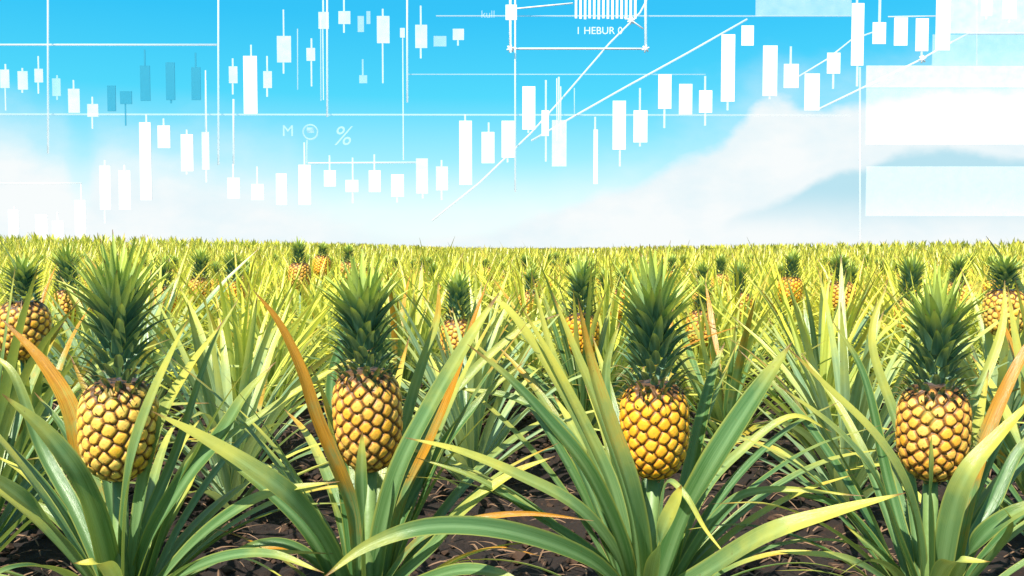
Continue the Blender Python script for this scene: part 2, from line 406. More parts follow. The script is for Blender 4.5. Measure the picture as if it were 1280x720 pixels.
# ------------------------------------------------------------------ hero plants
# each leaf: pixel path from base to tip, metres behind (+) or in front (-) of the plant at base and tip, width px, kind
HERO = [
 dict(px=152, by=742, fruit=(150, 484, 603), crown=0.262, mat='fruit_pale', Rm=.0625, seed=2,
  label='front pineapple plant at far left bearing a pale yellow fruit under a tall yellow-tipped crown',
  leaves=[
   ([(148,735),(122,650),(104,575),(86,505),(50,448),(1,398)], .00, .08, 36, 'op'),
   ([(142,738),(122,655),(96,592),(52,535),(2,492)], -.05, -.12, 42, 'g'),
   ([(126,738),(92,690),(48,640),(0,603),(-50,580)], -.08, -.25, 38, 'g'),
   ([(152,738),(154,650),(164,575),(185,508),(214,442),(236,398)], -.085, -.09, 36, 'y'),
   ([(162,738),(176,620),(198,530),(236,460),(282,398)], -.04, .05, 27, 'y'),
   ([(164,738),(190,665),(236,592),(272,548),(306,494),(345,452)], -.09, -.02, 40, 'g'),
   ([(176,740),(202,670),(238,602),(258,556)], -.02, .06, 22, 'y'),
   ([(184,744),(238,682),(290,640),(345,614),(424,602)], -.06, -.14, 27, 'g'),
   ([(150,740),(132,706),(92,704)], -.16, -.24, 24, 'y'),
   ([(176,746),(260,702),(335,692),(405,716)], -.14, -.24, 20, 'g'),
   ([(182,744),(262,700),(330,690),(416,692)], -.02, -.05, 12, 'o'),
   ([(174,742),(214,640),(262,566),(330,516),(398,472),(472,432)], .02, .0, 20, 'y'),
   ([(136,742),(112,690),(62,640),(8,622)], .06, .12, 24, 'g'),
   ([(170,742),(182,660),(222,560),(262,440),(300,370)], .06, .16, 22, 'g'),
   ([(140,742),(96,640),(52,560),(18,470),(-14,440)], .08, .16, 24, 'g'),
   ([(120,744),(70,712),(20,708),(-30,730)], -.15, -.3, 24, 'g'),
  ]),
 dict(px=458, by=742, fruit=(463, 470, 592), crown=0.215, mat='fruit_brown', Rm=.0565, seed=5,
  label='front pineapple plant second from left with brown-netted fruit beside a rust-orange dried leaf',
  leaves=[
   ([(450,735),(442,645),(424,590),(396,522),(376,460),(348,402),(316,362)], -.04, -.05, 26, 'oo'),
   ([(448,738),(440,640),(424,570),(408,505),(388,456)], .0, .02, 15, 'y'),
   ([(456,738),(453,640),(452,586),(453,538)], -.10, -.10, 27, 'g'),
   ([(466,738),(480,650),(502,578),(542,500),(586,424),(624,366)], -.08, -.02, 42, 'g'),
   ([(476,742),(502,630),(538,548),(566,480),(590,405),(612,345)], -.02, .06, 17, 'oo'),
   ([(474,742),(502,646),(552,560),(602,498),(656,452)], .03, .12, 24, 'g'),
   ([(442,738),(428,665),(408,600)], .02, .06, 15, 'g'),
   ([(436,742),(408,678),(368,625),(320,588),(252,546),(190,514)], -.12, -.20, 38, 'y'),
   ([(428,744),(388,668),(330,610),(258,556)], -.04, -.02, 26, 'g'),
   ([(470,744),(522,676),(590,650),(660,642),(742,651)], -.04, -.08, 13, 'oo'),
   ([(474,744),(540,684),(576,640),(636,594),(694,570)], -.02, -.04, 24, 'y'),
   ([(446,742),(430,600),(414,480),(440,400),(452,352)], .08, .14, 22, 'g'),
   ([(470,742),(490,600),(520,480),(546,400),(548,352)], .08, .14, 22, 'o'),
   ([(480,746),(560,715),(620,716),(676,745)], -.1, -.2, 22, 'g'),
   ([(438,745),(380,690),(330,678),(270,700)], -.02, -.04, 18, 'g'),
   ([(462,742),(500,610),(560,500),(640,420),(700,392)], .1, .2, 22, 'y'),
  ]),
 dict(px=806, by=748, fruit=(818, 486, 601), crown=0.245, mat='fruit_gold', Rm=.0565, seed=8,
  label='front pineapple plant third from left with bright golden fruit held above a bare pale stalk',
  leaves=[
   ([(792,742),(778,680),(738,592),(690,530),(640,476),(584,430)], -.06, -.10, 36, 'g'),
   ([(796,742),(770,620),(732,532),(690,450),(652,384)], .02, .06, 25, 'y'),
   ([(806,744),(803,680),(788,605),(760,522),(738,450),(722,372)], -.095, -.06, 46, 'o'),
   ([(800,744),(790,640),(752,520),(716,430),(690,366)], -.03, .02, 22, 'y'),
   ([(818,744),(850,652),(884,588),(932,512),(964,465),(990,428)], -.10, -.14, 48, 'g'),
   ([(812,744),(822,680),(842,632),(852,606)], -.11, -.13, 34, 'y'),
   ([(832,744),(852,640),(872,545),(890,470),(906,428)], .02, .08, 27, 'g'),
   ([(820,748),(880,715),(958,668),(1042,640),(1132,616)], -.16, -.28, 36, 'y'),
   ([(822,690),(832,606),(856,618),(882,662),(912,700)], -.05, -.14, 10, 'y'),
   ([(790,748),(738,700),(640,665),(540,658),(460,682),(402,724)], -.14, -.30, 32, 'g'),
   ([(786,744),(770,690),(720,632),(640,590),(570,562),(506,547)], -.04, -.12, 25, 'y'),
   ([(788,746),(740,690),(664,640),(596,598),(520,572)], -.02, -.04, 18, 'g'),
   ([(796,744),(752,590),(700,482),(640,392),(604,366)], .05, .12, 24, 'y'),
   ([(804,744),(764,540),(758,460),(776,398)], .05, .09, 20, 'g'),
   ([(800,744),(722,560),(650,500),(560,484)], .08, .16, 22, 'g'),
   ([(826,744),(876,620),(930,560),(990,520),(1040,540)], .06, .16, 18, 'y'),
   ([(830,746),(900,640),(960,612),(1080,620)], .0, -.04, 16, 'g'),
   ([(798,744),(740,560),(690,440),(664,340)], .09, .18, 20, 'y'),
  ]),
 dict(px=1165, by=742, fruit=(1163, 490, 604), crown=0.215, mat='fruit_brown', Rm=.0565, seed=13,
  label='front pineapple plant at far right with yellow fruit mottled brown and a dark blue-green crown',
  leaves=[
   ([(1156,738),(1148,665),(1130,602),(1092,542),(1032,482),(980,430)], -.06, -.10, 37, 'y'),
   ([(1150,740),(1122,668),(1092,592),(1040,532),(970,480)], -.10, -.16, 30, 'g'),
   ([(1164,738),(1163,640),(1163,590),(1164,544)], -.10, -.10, 27, 'g'),
   ([(1174,738),(1188,650),(1210,590),(1250,542),(1300,490)], -.09, -.06, 36, 'y'),
   ([(1186,742),(1212,610),(1238,530),(1278,444),(1310,398)], -.02, .06, 26, 'oo'),
   ([(1182,744),(1208,692),(1258,646),(1330,615)], -.11, -.2, 36, 'g'),
   ([(1178,742),(1200,620),(1222,530),(1236,462)], .0, .05, 22, 'y'),
   ([(1166,744),(1184,704),(1238,702)], -.17, -.26, 24, 'y'),
   ([(1142,744),(1110,702),(1056,656)], -.04, -.02, 22, 'g'),
   ([(1136,746),(1064,700),(974,690)], -.12, -.2, 15, 'y'),
   ([(1200,740),(1262,662),(1240,620)], -.1, -.2, 10, 'y'),
   ([(1180,744),(1236,640),(1276,560),(1330,520)], .04, .1, 24, 'g'),
   ([(1150,742),(1110,600),(1080,470),(1040,400)], .07, .15, 22, 'g'),
   ([(1154,742),(1130,560),(1090,430),(1110,350)], .09, .17, 20, 'y'),
   ([(1176,742),(1200,560),(1250,420),(1256,350)], .09, .17, 20, 'y'),
   ([(1140,744),(1060,640),(960,610)], .02, .0, 16, 'g'),
  ]),
]
Y0 = 1.5
for hp in HERO:
    b = at(hp['px'], hp['by'], Y0); root = empty('pineapple_plant', (b.x, Y0, 0.0))
    tag(root, hp['label'], 'pineapple plant', 'fruiting pineapple plants across the front')
    off = Vector((b.x, Y0, 0))
    rd = random.Random(hp['seed'])
    for (path, d0, d1, w, kind) in hp['leaves']:
        n = len(path); pts = []
        for i, (x, y) in enumerate(path):
            q = i / (n - 1); pts.append(at(x, y, Y0 + d0 * min(1, q * 2) * (1 - q) + (d1 if q > .3 else d1 * q / .3) * q) - off)
        k = {'g': rd.uniform(0, .15), 'y': rd.uniform(.15, .32), 'o': .5, 'oo': 1.0, 'op': .82}[kind]
        r = {'g': rd.uniform(0, .5), 'y': rd.uniform(.6, .95), 'o': .7, 'oo': .8, 'op': .95}[kind]
        dirn = (pts[-1] - pts[0]); dirn.z = 0
        inward = -dirn.normalized() if dirn.length > .02 else Vector((0, 0, 0))
        face = (Vector((0, -0.75, 0.6)) + inward * 0.45).normalized()
        mb = MB(); leaf(mb, pts, w * .92 / F * Y0, face, 26, r, k, 0.42, 3, basew=.85, wav=rd.uniform(.02, .12), twist=rd.uniform(-.2, .2), blunt=2.3)
        o = mb.build('leaf', M['leaf'], root)
        if kind == 'oo': o['label'] = 'leaf dried to orange along most of its length'
    # leaves at the back of the rosette
    for i in range(17):
        az = R(90) + R(-112 + 224 * (i + .5) / 17) + rd.uniform(-.12, .12); s = rd.random()
        base = Vector((math.cos(az) * .03, math.sin(az) * .03 + .02, .12))
        pts = arch(base, az, R(48 + 26 * s), R(-10 + 60 * s + rd.uniform(-10, 10)), rd.uniform(.42, .6), 4, rd.uniform(-.3, .3))
        mb = MB(); leaf(mb, pts, rd.uniform(.022, .036), Vector((-math.cos(az) * .7, -math.sin(az) * .7, .8)), 18, rd.random(), rd.uniform(0, .5), .4, 2, twist=rd.uniform(-.5, .5))
        mb.build('leaf', M['leaf'], root)
    for i in range(12):                              # thin low blades between the broad ones
        az = R(175 + 190 * (i + .5) / 12) + rd.uniform(-.2, .2)
        pts = arch((math.cos(az) * .035, math.sin(az) * .035, .10), az, R(rd.uniform(34, 58)), R(rd.uniform(-40, 5)), rd.uniform(.26, .48) * (.7 if abs(az - R(270)) < .7 else 1), 4, rd.uniform(-.4, .4))
        mb = MB(); leaf(mb, pts, rd.uniform(.012, .022), Vector((-math.cos(az) * .6, -math.sin(az) * .6, .9)), 18, rd.random(), rd.choice((.1, .2, .4, .75)), .5, 2, twist=rd.uniform(-.8, .8))
        mb.build('leaf', M['leaf'], root)
    for i in range(7):                               # withered leaves hanging to the soil
        az = R(-170 + 340 * i / 7) + rd.uniform(-.2, .2) - R(90)
        pts = arch((math.cos(az) * .03, math.sin(az) * .03, .09), az, R(28), R(-62), rd.uniform(.16, .30), 4, rd.uniform(-.6, .6))
        pts = [Vector((q.x, q.y, max(q.z, .035 + .004 * i))) for q in pts]
        mb = MB(); leaf(mb, pts, rd.uniform(.012, .024), Vector((-math.cos(az) * .4, -math.sin(az) * .4, 1)), 14, rd.random(), 1.0, .6, 2, twist=rd.uniform(-1.5, 1.5), wav=.3)
        mb.build('leaf', M['withered'], root)['label'] = 'withered brown leaf drooping to the soil'
    fx, fy0, fy1 = hp['fruit']
    pb = at(fx, fy1 - 3, Y0 + .01) - off; pt = at(fx, fy0, Y0 + .01) - off
    H = pt.z - pb.z
    mb = MB(); mb.tube([(0, 0, 0.0), (pb.x * .3, .005, pb.z * .5), (pb.x, .01, pb.z + .012)], [.018, .014, .012], 10)
    mb.build('stalk', M['stalk'], root)
    fr = link('fruit', fruit_mesh('fruit', M[hp['mat']], hp['Rm'], H + .012, seed=hp['seed']), root, pb)
    fr.rotation_euler = (R(rd.uniform(-2, 2)), R(rd.uniform(-2.5, 2.5)), rd.uniform(0, 6))
    cr = link('leaf_crown', crown_mesh('leaf_crown', hp['crown'], 150, hp['seed'] + 40, 8, 2), fr, (0, 0, H - .004))

# ------------------------------------------------------------------ the rest of the field
vari = []
for i in range(7):
    mb = MB(); rosette(mb, 42, 0.54 + .05 * (i % 3), .034, 100 + i, 10, 1, dryness=.14); vari.append(mb.mesh('leaf_rosette', M['leaf_grey'] if i % 2 else M['leaf']))
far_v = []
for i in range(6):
    mb = MB(); rosette(mb, 58, 0.56, .024, 200 + i, 6, 1, dryness=.22, up=1.0); far_v.append(mb.mesh('leaf_rosette', M['leaf_far_glow']))
f_mid = [fruit_mesh('fruit', M[m], .062, .155, 112, 70, seed=20 + i) for i, m in enumerate(('fruit_gold', 'fruit_brown', 'fruit_pale'))]
c_mid = [crown_mesh('leaf_crown', h, 110, 60 + i, 5, 1, W=.026) for i, h in enumerate((.20, .23, .18))]
st_mb = MB(); st_mb.tube([(0, 0, 0), (.004, 0, .2), (0, 0, .42)], [.016, .013, .011], 7); st_me = st_mb.mesh('stalk', M['stalk'])

ORD = ['first','second','third','fourth','fifth','sixth','seventh','eighth','ninth','tenth','eleventh','twelfth','thirteenth','fourteenth','fifteenth','sixteenth','seventeenth','eighteenth','nineteenth','twentieth']
ORD += ['twenty-' + w for w in ORD[:9]] + ['thirtieth'] + ['thirty-' + w for w in ORD[:9]] + ['fortieth'] + ['forty-' + w for w in ORD[:9]]

# fixed plants: px, depth, fruit base height, scale of crown index, fruit index, tilt, label
FIXED = [
 (30, 2.30, .455, 1, 1, 'large brown-netted fruit plant at the left edge behind the front row, dark green crown'),
 (1256, 2.85, .46, 1, 2, 'clear yellow fruit plant at the right edge behind the front row, bluish crown'),
 (727, 3.15, .36, 1, 0, 'fruiting plant with grey-green crown just left of the golden front pineapple'),
 (572, 3.25, .33, 0, 1, 'plant with a dark shaded crown between the second and third front pineapples'),
 (926, 4.6, .36, 1, 1, 'plant with an olive crown and hidden fruit right of the golden front pineapple'),
 (986, 4.75, .44, 0, 0, 'orange-yellow fruit plant with a compact crown, left of its browner neighbour near the horizon'),
 (1051, 4.4, .43, 1, 1, 'brownish fruit plant with dense crown, left of the far-right front pineapple'),
 (1136, 4.0, .36, 1, 1, 'plant with a spreading dark crown directly above and left of the far-right front crown'),
 (1200, 4.5, .42, 1, 2, 'plant whose crown peeks between the far-right front crown and the edge fruit'),
 (86, 4.1, .40, 0, 1, 'plant with small dark crown between the left edge fruit and the tall front crown'),
 (206, 4.9, .38, 0, 2, 'plant with bluish crown just right of the tall front-left crown'),
 (250, 5.2, .42, 2, 1, 'plant with narrow blue-green crown, left one of a pair left of centre'),
 (292, 4.9, .41, 2, 0, 'plant with olive spiky crown, right one of a pair left of centre'),
 (376, 5.1, .51, 0, 1, 'plant whose dark spiky crown stands above the horizon left of the second front pineapple'),
 (402, 6.4, .54, 2, 0, 'plant with a small crown poking over the skyline beside a taller dark crown'),
 (437, 6.2, .50, 2, 1, 'plant with small crown seen over the left shoulder of the second front crown'),
 (607, 8.0, .42, 2, 1, 'small lone dark crown plant in the pale centre of the far field'),
]
NFAR = 0
TOPS = {30: 315, 1256: 315, 727: 316, 572: 335, 926: 322, 986: 310, 1051: 312, 1136: 312, 1200: 315, 86: 303, 206: 318, 250: 308, 292: 310, 376: 297, 402: 302, 437: 304, 607: 322}   # how high the crowns reach
def add_plant(x, y, rz, sc, meshes, fruit=None, name='pineapple_plant', top=None):
    g = gz(x, y)
    if fruit is None:
        o = link(name, meshes, None, (x, y, g)); o.rotation_euler.z = rz; o.scale = (sc,) * 3
        return o
    root = empty(name, (x, y, g), rz); fz, ci, fi = fruit
    rs = link('leaf_rosette', meshes, root); rs.scale = (sc,) * 3
    s = link('stalk', st_me, root); s.scale = (1, 1, (fz + .012) / .42)
    f = link('fruit', f_mid[fi], root, (0, 0, fz)); c = link('leaf_crown', c_mid[ci], f, (0, 0, .148)); ch = (.20, .23, .18)[ci]; q = max(.45, (top - g - fz - .148) / ch) if top else .75; c.scale = (max(q, .8), max(q, .8), q)
    f.rotation_euler = (random.uniform(-.06, .06), random.uniform(-.06, .06), random.uniform(0, 6))
    return root
placed = [(at(h['px'], 700, Y0).x, Y0) for h in HERO]
for (px, Y, fz, ci, fi, lab) in FIXED:
    p = at(px, 400, Y)
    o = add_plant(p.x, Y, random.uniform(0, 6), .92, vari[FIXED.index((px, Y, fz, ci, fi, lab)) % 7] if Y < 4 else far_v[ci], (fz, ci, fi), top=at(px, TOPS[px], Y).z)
    tag(o, lab, 'pineapple plant', 'fruiting pineapple plants behind the front row'); placed.append((p.x, Y)); NFAR += 1
near_nf = [(285, 2.35, 'large leafy grey-green plant without fruit between the first and second front pineapples'),
           (588, 2.55, 'leafy plant without fruit right of the second front pineapple, above dark bare soil'),
           (1062, 2.35, 'large grey-green leafy plant without fruit left of the far-right front pineapple'),
           (905, 2.9, 'leafy plant without fruit just right of the golden front pineapple'),
           (-30, 1.95, 'leafy plant without fruit cut by the left edge below the brown-netted fruit'),
           (1325, 2.0, 'leafy plant without fruit cut by the right edge of the view')]
for i, (px, Y, lab) in enumerate(near_nf):
    p = at(px, 400, Y); o = add_plant(p.x, Y, 1.3 * i, .92 if Y < 3 else 1, vari[(2 * i + 1) % 7])
    tag(o, lab, 'pineapple plant', 'leafy pineapple plants without visible fruit'); placed.append((p.x, Y)); NFAR += 1
rowY = 3.0; row = 3; rd = random.Random(99); lastY = 0
while NFAR < 291:
    sp = .47; half = .63 * rowY; xs = np.arange(-half + rd.uniform(0, sp) - sp * .3, half, sp); cells = []
    for x in xs:
        y = rowY + rd.uniform(-.14, .14); x = float(x) + rd.uniform(-.07, .07)
        if any((x - a) ** 2 + (y - b) ** 2 < .30 ** 2 for a, b in placed): continue
        cells.append((x, y))
    for j, (x, y) in enumerate(cells):
        if NFAR >= 291: break
        hasf = rd.random() < .30 and y > 3.6
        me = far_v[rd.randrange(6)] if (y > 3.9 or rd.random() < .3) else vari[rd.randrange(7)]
        fr = (rd.uniform(.33, .40), rd.randrange(3), rd.randrange(3)) if hasf else None
        o = add_plant(x, y, rd.uniform(0, 6), rd.uniform(.90, 1.12), me, fr)
        desc = 'fruiting pineapple plant' if hasf else 'leafy yellow-green pineapple plant without fruit'
        tag(o, f'{desc}, {ORD[j]} from left in the {ORD[row-1]} row back', 'pineapple plant', 'pineapple plants in the rows behind')
        placed.append((x, y)); NFAR += 1
    lastY = rowY; rowY += .62; row += 1
print('last row', lastY, 'rows', row)

# beyond the counted plants: one mass
mb = MB(); rd = random.Random(4)
def clump(x, y, h, n, w, seg=3):
    g = gz(x, y)
    for i in range(n):
        az = rd.uniform(0, 6.283); e = R(rd.uniform(35, 85)); L = h * rd.uniform(.75, 1.1)
        pts = arch((x, y, g + .08), az, min(e + .3, 1.5), e - .4, L, 2)
        leaf(mb, pts, w, Vector((-math.cos(az), -math.sin(az), .8)), seg, rd.random(), rd.random() * .7, .2, 1)
y = lastY + .5
while y < 30:
    for x in np.arange(-.66 * y, .66 * y, .52):
        clump(float(x) + rd.uniform(-.15, .15), y + rd.uniform(-.2, .2), .66, 13, .045)
    y += .66
while y < 140:
    for x in np.arange(-.66 * y, .66 * y, .9 + y * .012):
        clump(float(x) + rd.uniform(-.3, .3), y + rd.uniform(-.5, .5), .70, 8, .12 + y * .0012, 2)
    y += 1.6 + y * .04
tag(mb.build('far_field_of_pineapples', M['leaf_far_glow']), 'far rows of yellow-green pineapple plants merging below the horizon', 'pineapple field', kind='stuff')

# ------------------------------------------------------------------ the pale chart hanging far behind the field
YC = 150.0
PX = YC / F
def rect(mb, x0, y0, x1, y1, dy=0.0, th=.14):
    a = at(x0, y0, YC + dy); b = at(x1, y1, YC + dy)
    mb.box(((a.x + b.x) / 2, YC + dy, (a.z + b.z) / 2), (abs(b.x - a.x), th, abs(a.z - b.z)))
LOWER = [ # x0,x1,y0,y1,wick top,wick bottom,kind
 (10,24,262,300,258,302,'f'),(44,60,268,300,266,302,'f'),(65,80,276,302,265,304,'f'),(93,108,250,302,230,304,'f'),(124,139,207,262,200,279,'f'),(148,164,213,262,206,264,'f'),
 (174,190,153,250,143,252,'w'),(197,213,157,185,148,187,'w'),(226,242,168,214,162,218,'w'),(252,262,165,212,100,228,'f'),(284,300,222,248,205,250,'f'),(314,330,230,250,208,252,'f'),
 (345,359,217,256,215,258,'w'),(373,389,206,256,178,258,'w'),(405,420,213,233,194,235,'w'),(432,448,225,240,197,254,'w'),(461,476,213,240,193,243,'w'),(489,505,218,246,216,253,'w'),
 (520,535,198,242,196,248,'f'),(545,560,208,238,200,250,'f'),(574,590,151,231,143,233,'w'),(602,618,165,204,153,206,'w'),(627,643,151,197,149,203,'w'),(653,669,108,162,105,166,'w'),
 (677,686,138,170,100,202,'w'),(690,708,150,208,96,210,'f'),(742,747,162,230,146,232,'w'),(766,782,126,187,124,208,'w'),(792,809,138,178,110,183,'w'),(823,839,93,136,91,160,'w'),
 (849,865,105,143,103,145,'w'),(874,890,113,141,95,157,'w'),(902,918,43,127,41,138,'w'),(927,942,32,57,30,59,'w'),(954,971,57,120,55,124,'w'),(980,998,80,110,58,112,'w'),
 (1006,1024,92,138,90,140,'w'),(1034,1050,66,92,64,111,'w'),(1065,1079,4,82,-12,108,'w'),(1091,1107,28,55,-22,57,'w'),(1118,1134,22,57,20,59,'w'),(1145,1160,23,64,20,74,'w'),
 (1171,1187,-24,63,-26,65,'w'),(1227,1240,-22,20,-24,24,'f'),(1254,1270,-22,24,-24,28,'w')]
UPPER = [
 (0,12,87,110,80,138,'f'),(22,35,89,112,85,116,'f'),(43,54,86,103,70,117,'f'),(65,76,98,120,94,125,'g'),(85,100,111,141,100,142,'f'),(109,123,130,146,121,161,'f'),
 (134,145,107,139,105,140,'t'),(150,165,114,130,112,157,'t'),(175,188,82,126,62,127,'t'),(207,219,78,125,75,129,'t'),(239,251,84,125,66,127,'t'),
 (286,297,83,104,73,118,'f'),(304,322,70,142,56,143,'w'),(329,340,89,110,70,121,'f'),(346,364,45,78,12,92,'f'),(383,394,60,76,48,108,'f'),(398,411,15,36,0,125,'f'),
 (423,438,14,30,-4,41,'f'),(447,455,20,40,18,42,'g'),(458,463,14,30,11,32,'g'),(471,487,20,54,11,104,'f'),(500,506,35,47,33,200,'f'),(519,534,31,60,7,73,'f'),
 (449,459,94,104,74,106,'g'),(542,558,45,58,43,60,'g'),(566,580,36,50,34,57,'f'),(632,646,6,25,-12,66,'w')]
def size_word(h): return 'short' if h < 28 else ('tall' if h > 52 else 'medium-height')
for rows_, where in ((LOWER, 'lower'), (UPPER, 'upper')):
    for j, (x0, x1, y0, y1, wt, wb, kd) in enumerate(rows_):
        c = at((x0 + x1) / 2, y1, YC); root = empty('candlestick', c)
        m = {'w': M['white'], 'f': M['faint'], 'g': M['ghost'], 't': M['teal']}[kd]
        dy = (1.2 if where == 'upper' else 0) + .15 * (j % 2)
        mb = MB(); rect(mb, x0, y0, x1, y1, dy); o = mb.build('body', m, root, smooth=False); o.location = -c
        for ya, yb in ((wt, y0), (y1, wb)):
            if yb - ya < 3.5: continue
            xm = (x0 + x1) / 2 + (0.8 if j % 3 == 0 else -.6)
            mb = MB(); rect(mb, xm - 1.1, ya, xm + 1.1, yb, dy, .1); o = mb.build('wick', M['teal'] if kd == 't' else M['faint'] if kd != 'g' else M['ghost'], root, smooth=False); o.location = -c
        colw = {'w': 'white', 'f': 'pale translucent', 'g': 'faint ghostly', 't': 'dark teal'}[kd]
        tag(root, f'{size_word(y1-y0)} {colw} chart candlestick, {ORD[j]} from left in the {where} run', 'candlestick', f'chart candlesticks of the {where} run')

def bar(name, pts, wpx, mat, label, cat='chart line', dy=44, group='pale lines of the chart in the sky'):
    mb = MB()
    P = [at(x, y, YC + dy) for x, y in pts]; mb.tube(P, wpx * (YC + dy) / F / 2, 6)
    return tag(mb.build(name, mat, smooth=True), label, cat, group)
bar('chart_line', [(60,-30),(60,192)], 2.6, M['line'], 'vertical pale gridline near the left edge, crossing the short top gridline')
bar('chart_line', [(273,-30),(273,206)], 2.6, M['line'], 'vertical pale gridline ending the short top gridline')
bar('chart_line', [(409,-30),(409,146)], 2.6, M['line'], 'vertical pale line left of the pair of small upper candlesticks')
bar('chart_line', [(401,20),(401,126)], 1.6, M['fine'], 'thin vertical line just left of a brighter vertical line, upper left centre')
bar('chart_line', [(509,-30),(509,128)], 2.6, M['line'], 'vertical pale line left of the last big upper candlestick')
bar('chart_line', [(644,-30),(644,240)], 2.4, M['line'], 'long vertical line forming the left side of the sketched box')
bar('chart_line', [(637.5,-30),(637.5,62)], 2.2, M['white'], 'short bright vertical line beside the left side of the box')
bar('chart_line', [(807,-30),(807,63)], 3.4, M['line'], 'right side of the sketched box at the top')
bar('chart_line', [(636,61),(808,61)], 2.4, M['white'], 'bright bottom edge of the sketched box', dy=45)
bar('chart_line', [(644,11),(716,4)], 1.8, M['white'], 'slanting line from the box corner to the row of bars')
bar('chart_line', [(-60,56),(271,56)], 2.4, M['line'], 'horizontal gridline at the top left corner', dy=45)
bar('chart_line', [(-60,143),(1064,144)], 2.2, M['fine'], 'longest horizontal gridline running behind the candlesticks', dy=45)
bar('chart_line', [(385,204),(524,203)], 2.2, M['line'], 'short horizontal line above the small lower candlesticks', dy=45)
bar('chart_line', [(545,20),(1064,20)], 1.8, M['fine'], 'faint horizontal line passing behind the box near the top', dy=45)
bar('chart_line', [(510,93),(882,93)], 1.3, M['fine'], 'faintest horizontal line below the sketched box', dy=45)
bar('chart_line', [(1110,21),(1172,20)], 1.6, M['line'], 'short horizontal line joining the tops of two right candlesticks', dy=45)
bar('chart_line', [(0,229),(102,229)], 1.6, M['line'], 'short horizontal line in the cloud at the left edge', dy=45)
bar('chart_line', [(1075,84),(1075,300)], 2.6, M['fine'], 'vertical line at the left end of the white bands')
bar('chart_line', [(1221,-30),(1221,82)], 1.8, M['fine'], 'thin vertical line at the top right corner')
bar('chart_line', [(540,276),(600,228),(664,166),(700,126),(762,54),(800,16),(815,-12)], 2.2, M['line'], 'steep trend line climbing from the pale haze into the box', dy=45)
bar('chart_line', [(664,176),(720,144),(780,110),(860,66),(934,24)], 2.4, M['line'], 'straight trend line rising to the small candlestick beside the tallest one', dy=45)
bar('chart_line', [(996,97),(1034,74),(1064,50),(1092,40)], 1.9, M['line'], 'short trend line linking three candlesticks at upper right', dy=45)
bar('chart_line', [(1020,138),(1082,108),(1150,75),(1176,60),(1210,42),(1340,42)], 2.4, M['line'], 'bent trend line rising to the top right and turning level', dy=45)
bar('chart_line', [(780,22),(790,26),(804,36)], 1.8, M['white'], 'tiny arrow stroke crossing the trend line inside the box', dy=45)
bar('chart_line', [(257,88),(257,168)], 1.8, M['line'], 'thin bright line above a faint candlestick left of the tall gridline')
bar('chart_line', [(292,124),(292,206)], 2.8, M['line'], 'short thick vertical line just left of the tall white upper candlestick')
bar('chart_line', [(372,36),(372,112)], 1.5, M['fine'], 'thin vertical line right of the grey candlestick with a long wick')
bar('chart_line', [(696,98),(696,176)], 1.4, M['line'], 'fine vertical line, left one of three crossing the trend crossing')
bar('chart_line', [(701,108),(701,170)], 1.4, M['line'], 'fine vertical line, middle one of three crossing the trend crossing')
bar('chart_line', [(718,110),(718,142)], 1.4, M['fine'], 'fine vertical line, right one of three crossing the trend crossing')
for (x, y, lab) in ((638,61,'bright knot at the lower left corner of the sketched box'), (807,61,'bright knot at the lower right corner of the sketched box'),
                    (1153,74,'bright knot on the bent trend line under a candlestick'), (789,26,'bright knot on the trend line inside the box')):
    mb = MB(); c = at(x, y, YC + 43)
    for a in range(3):
        v = Vector((math.cos(a * math.pi / 3 + .3), 0, math.sin(a * math.pi / 3 + .3))) * 6 * PX; mb.tube([c - v, c + v], .2, 5)
    tag(mb.build('chart_knot', M['white']), lab, 'chart mark', 'bright knots on the chart lines')
root = empty('bar_strip', at(759, 23, YC)); c0 = at(759, 23, YC)
tag(root, 'row of narrow white bars like a comb inside the sketched box', 'bar strip')
for i in range(14):
    x = 720 + i * 5.7; mb = MB(); rect(mb, x - 1.3, -24, x + 1.3, 23 + (i % 3) * .6, .4, .2); o = mb.build('bar', M['white'], root, smooth=False); o.location = -c0

def text(s, px, py, hpx, mat, label, name='chart_writing', shear=0.0, sx=1.0):
    cu = bpy.data.curves.new(name, 'FONT'); cu.body = s; cu.size = hpx * 1.38 * PX; cu.extrude = .08; cu.shear = shear; cu.align_x = 'CENTER'
    o = bpy.data.objects.new(name, cu); COL.objects.link(o); bpy.context.view_layer.update()
    me = bpy.data.meshes.new_from_object(o.evaluated_get(bpy.context.evaluated_depsgraph_get()))
    COL.objects.unlink(o); bpy.data.objects.remove(o)
    me.materials.clear(); me.materials.append(mat)
    if len(s) > 2:                                   # a word: every letter is a part
        root = empty(name, at(px, py, YC - .3)); root.rotation_euler = (R(90), 0, 0)
        par = list(range(len(me.vertices)))
        def find(i):
            while par[i] != i: par[i] = par[par[i]]; i = par[i]
            return i
        for e in me.edges: par[find(e.vertices[0])] = find(e.vertices[1])
        groups = {}
        for f in me.polygons: groups.setdefault(find(f.vertices[0]), []).append(tuple(f.vertices))
        for fs in groups.values():
            ids = sorted({i for f in fs for i in f}); mp = {i: k for k, i in enumerate(ids)}
            mb = MB(); mb.add([tuple(me.vertices[i].co) for i in ids], [tuple(mp[i] for i in f) for f in fs])
            mb.build('letter', mat, root, smooth=False)
        return tag(root, label, 'writing')
    o = link(name, me, None, at(px, py, YC - .3)); o.rotation_euler = (R(90), 0, 0); o.scale = (sx, 1, 1)
    return tag(o, label, 'writing')
text('1 HEBUR 0', 749, 42.5, 9, M['line'], 'pale blurred writing 1 HEBUR 0 under the comb of bars', sx=1.0)
text('%', 427, 181, 24, M['ghost'], 'large slanted percent sign above the lower candlesticks', 'percent_sign', .25)
text('M', 360, 170, 14, M['ghost'], 'small pale letter M left of the ring mark')
text('kull', 610, 22, 9, M['ghost'], 'tiny pale scribbled word left of the sketched box')
mb = MB(); c = at(388, 165, YC)
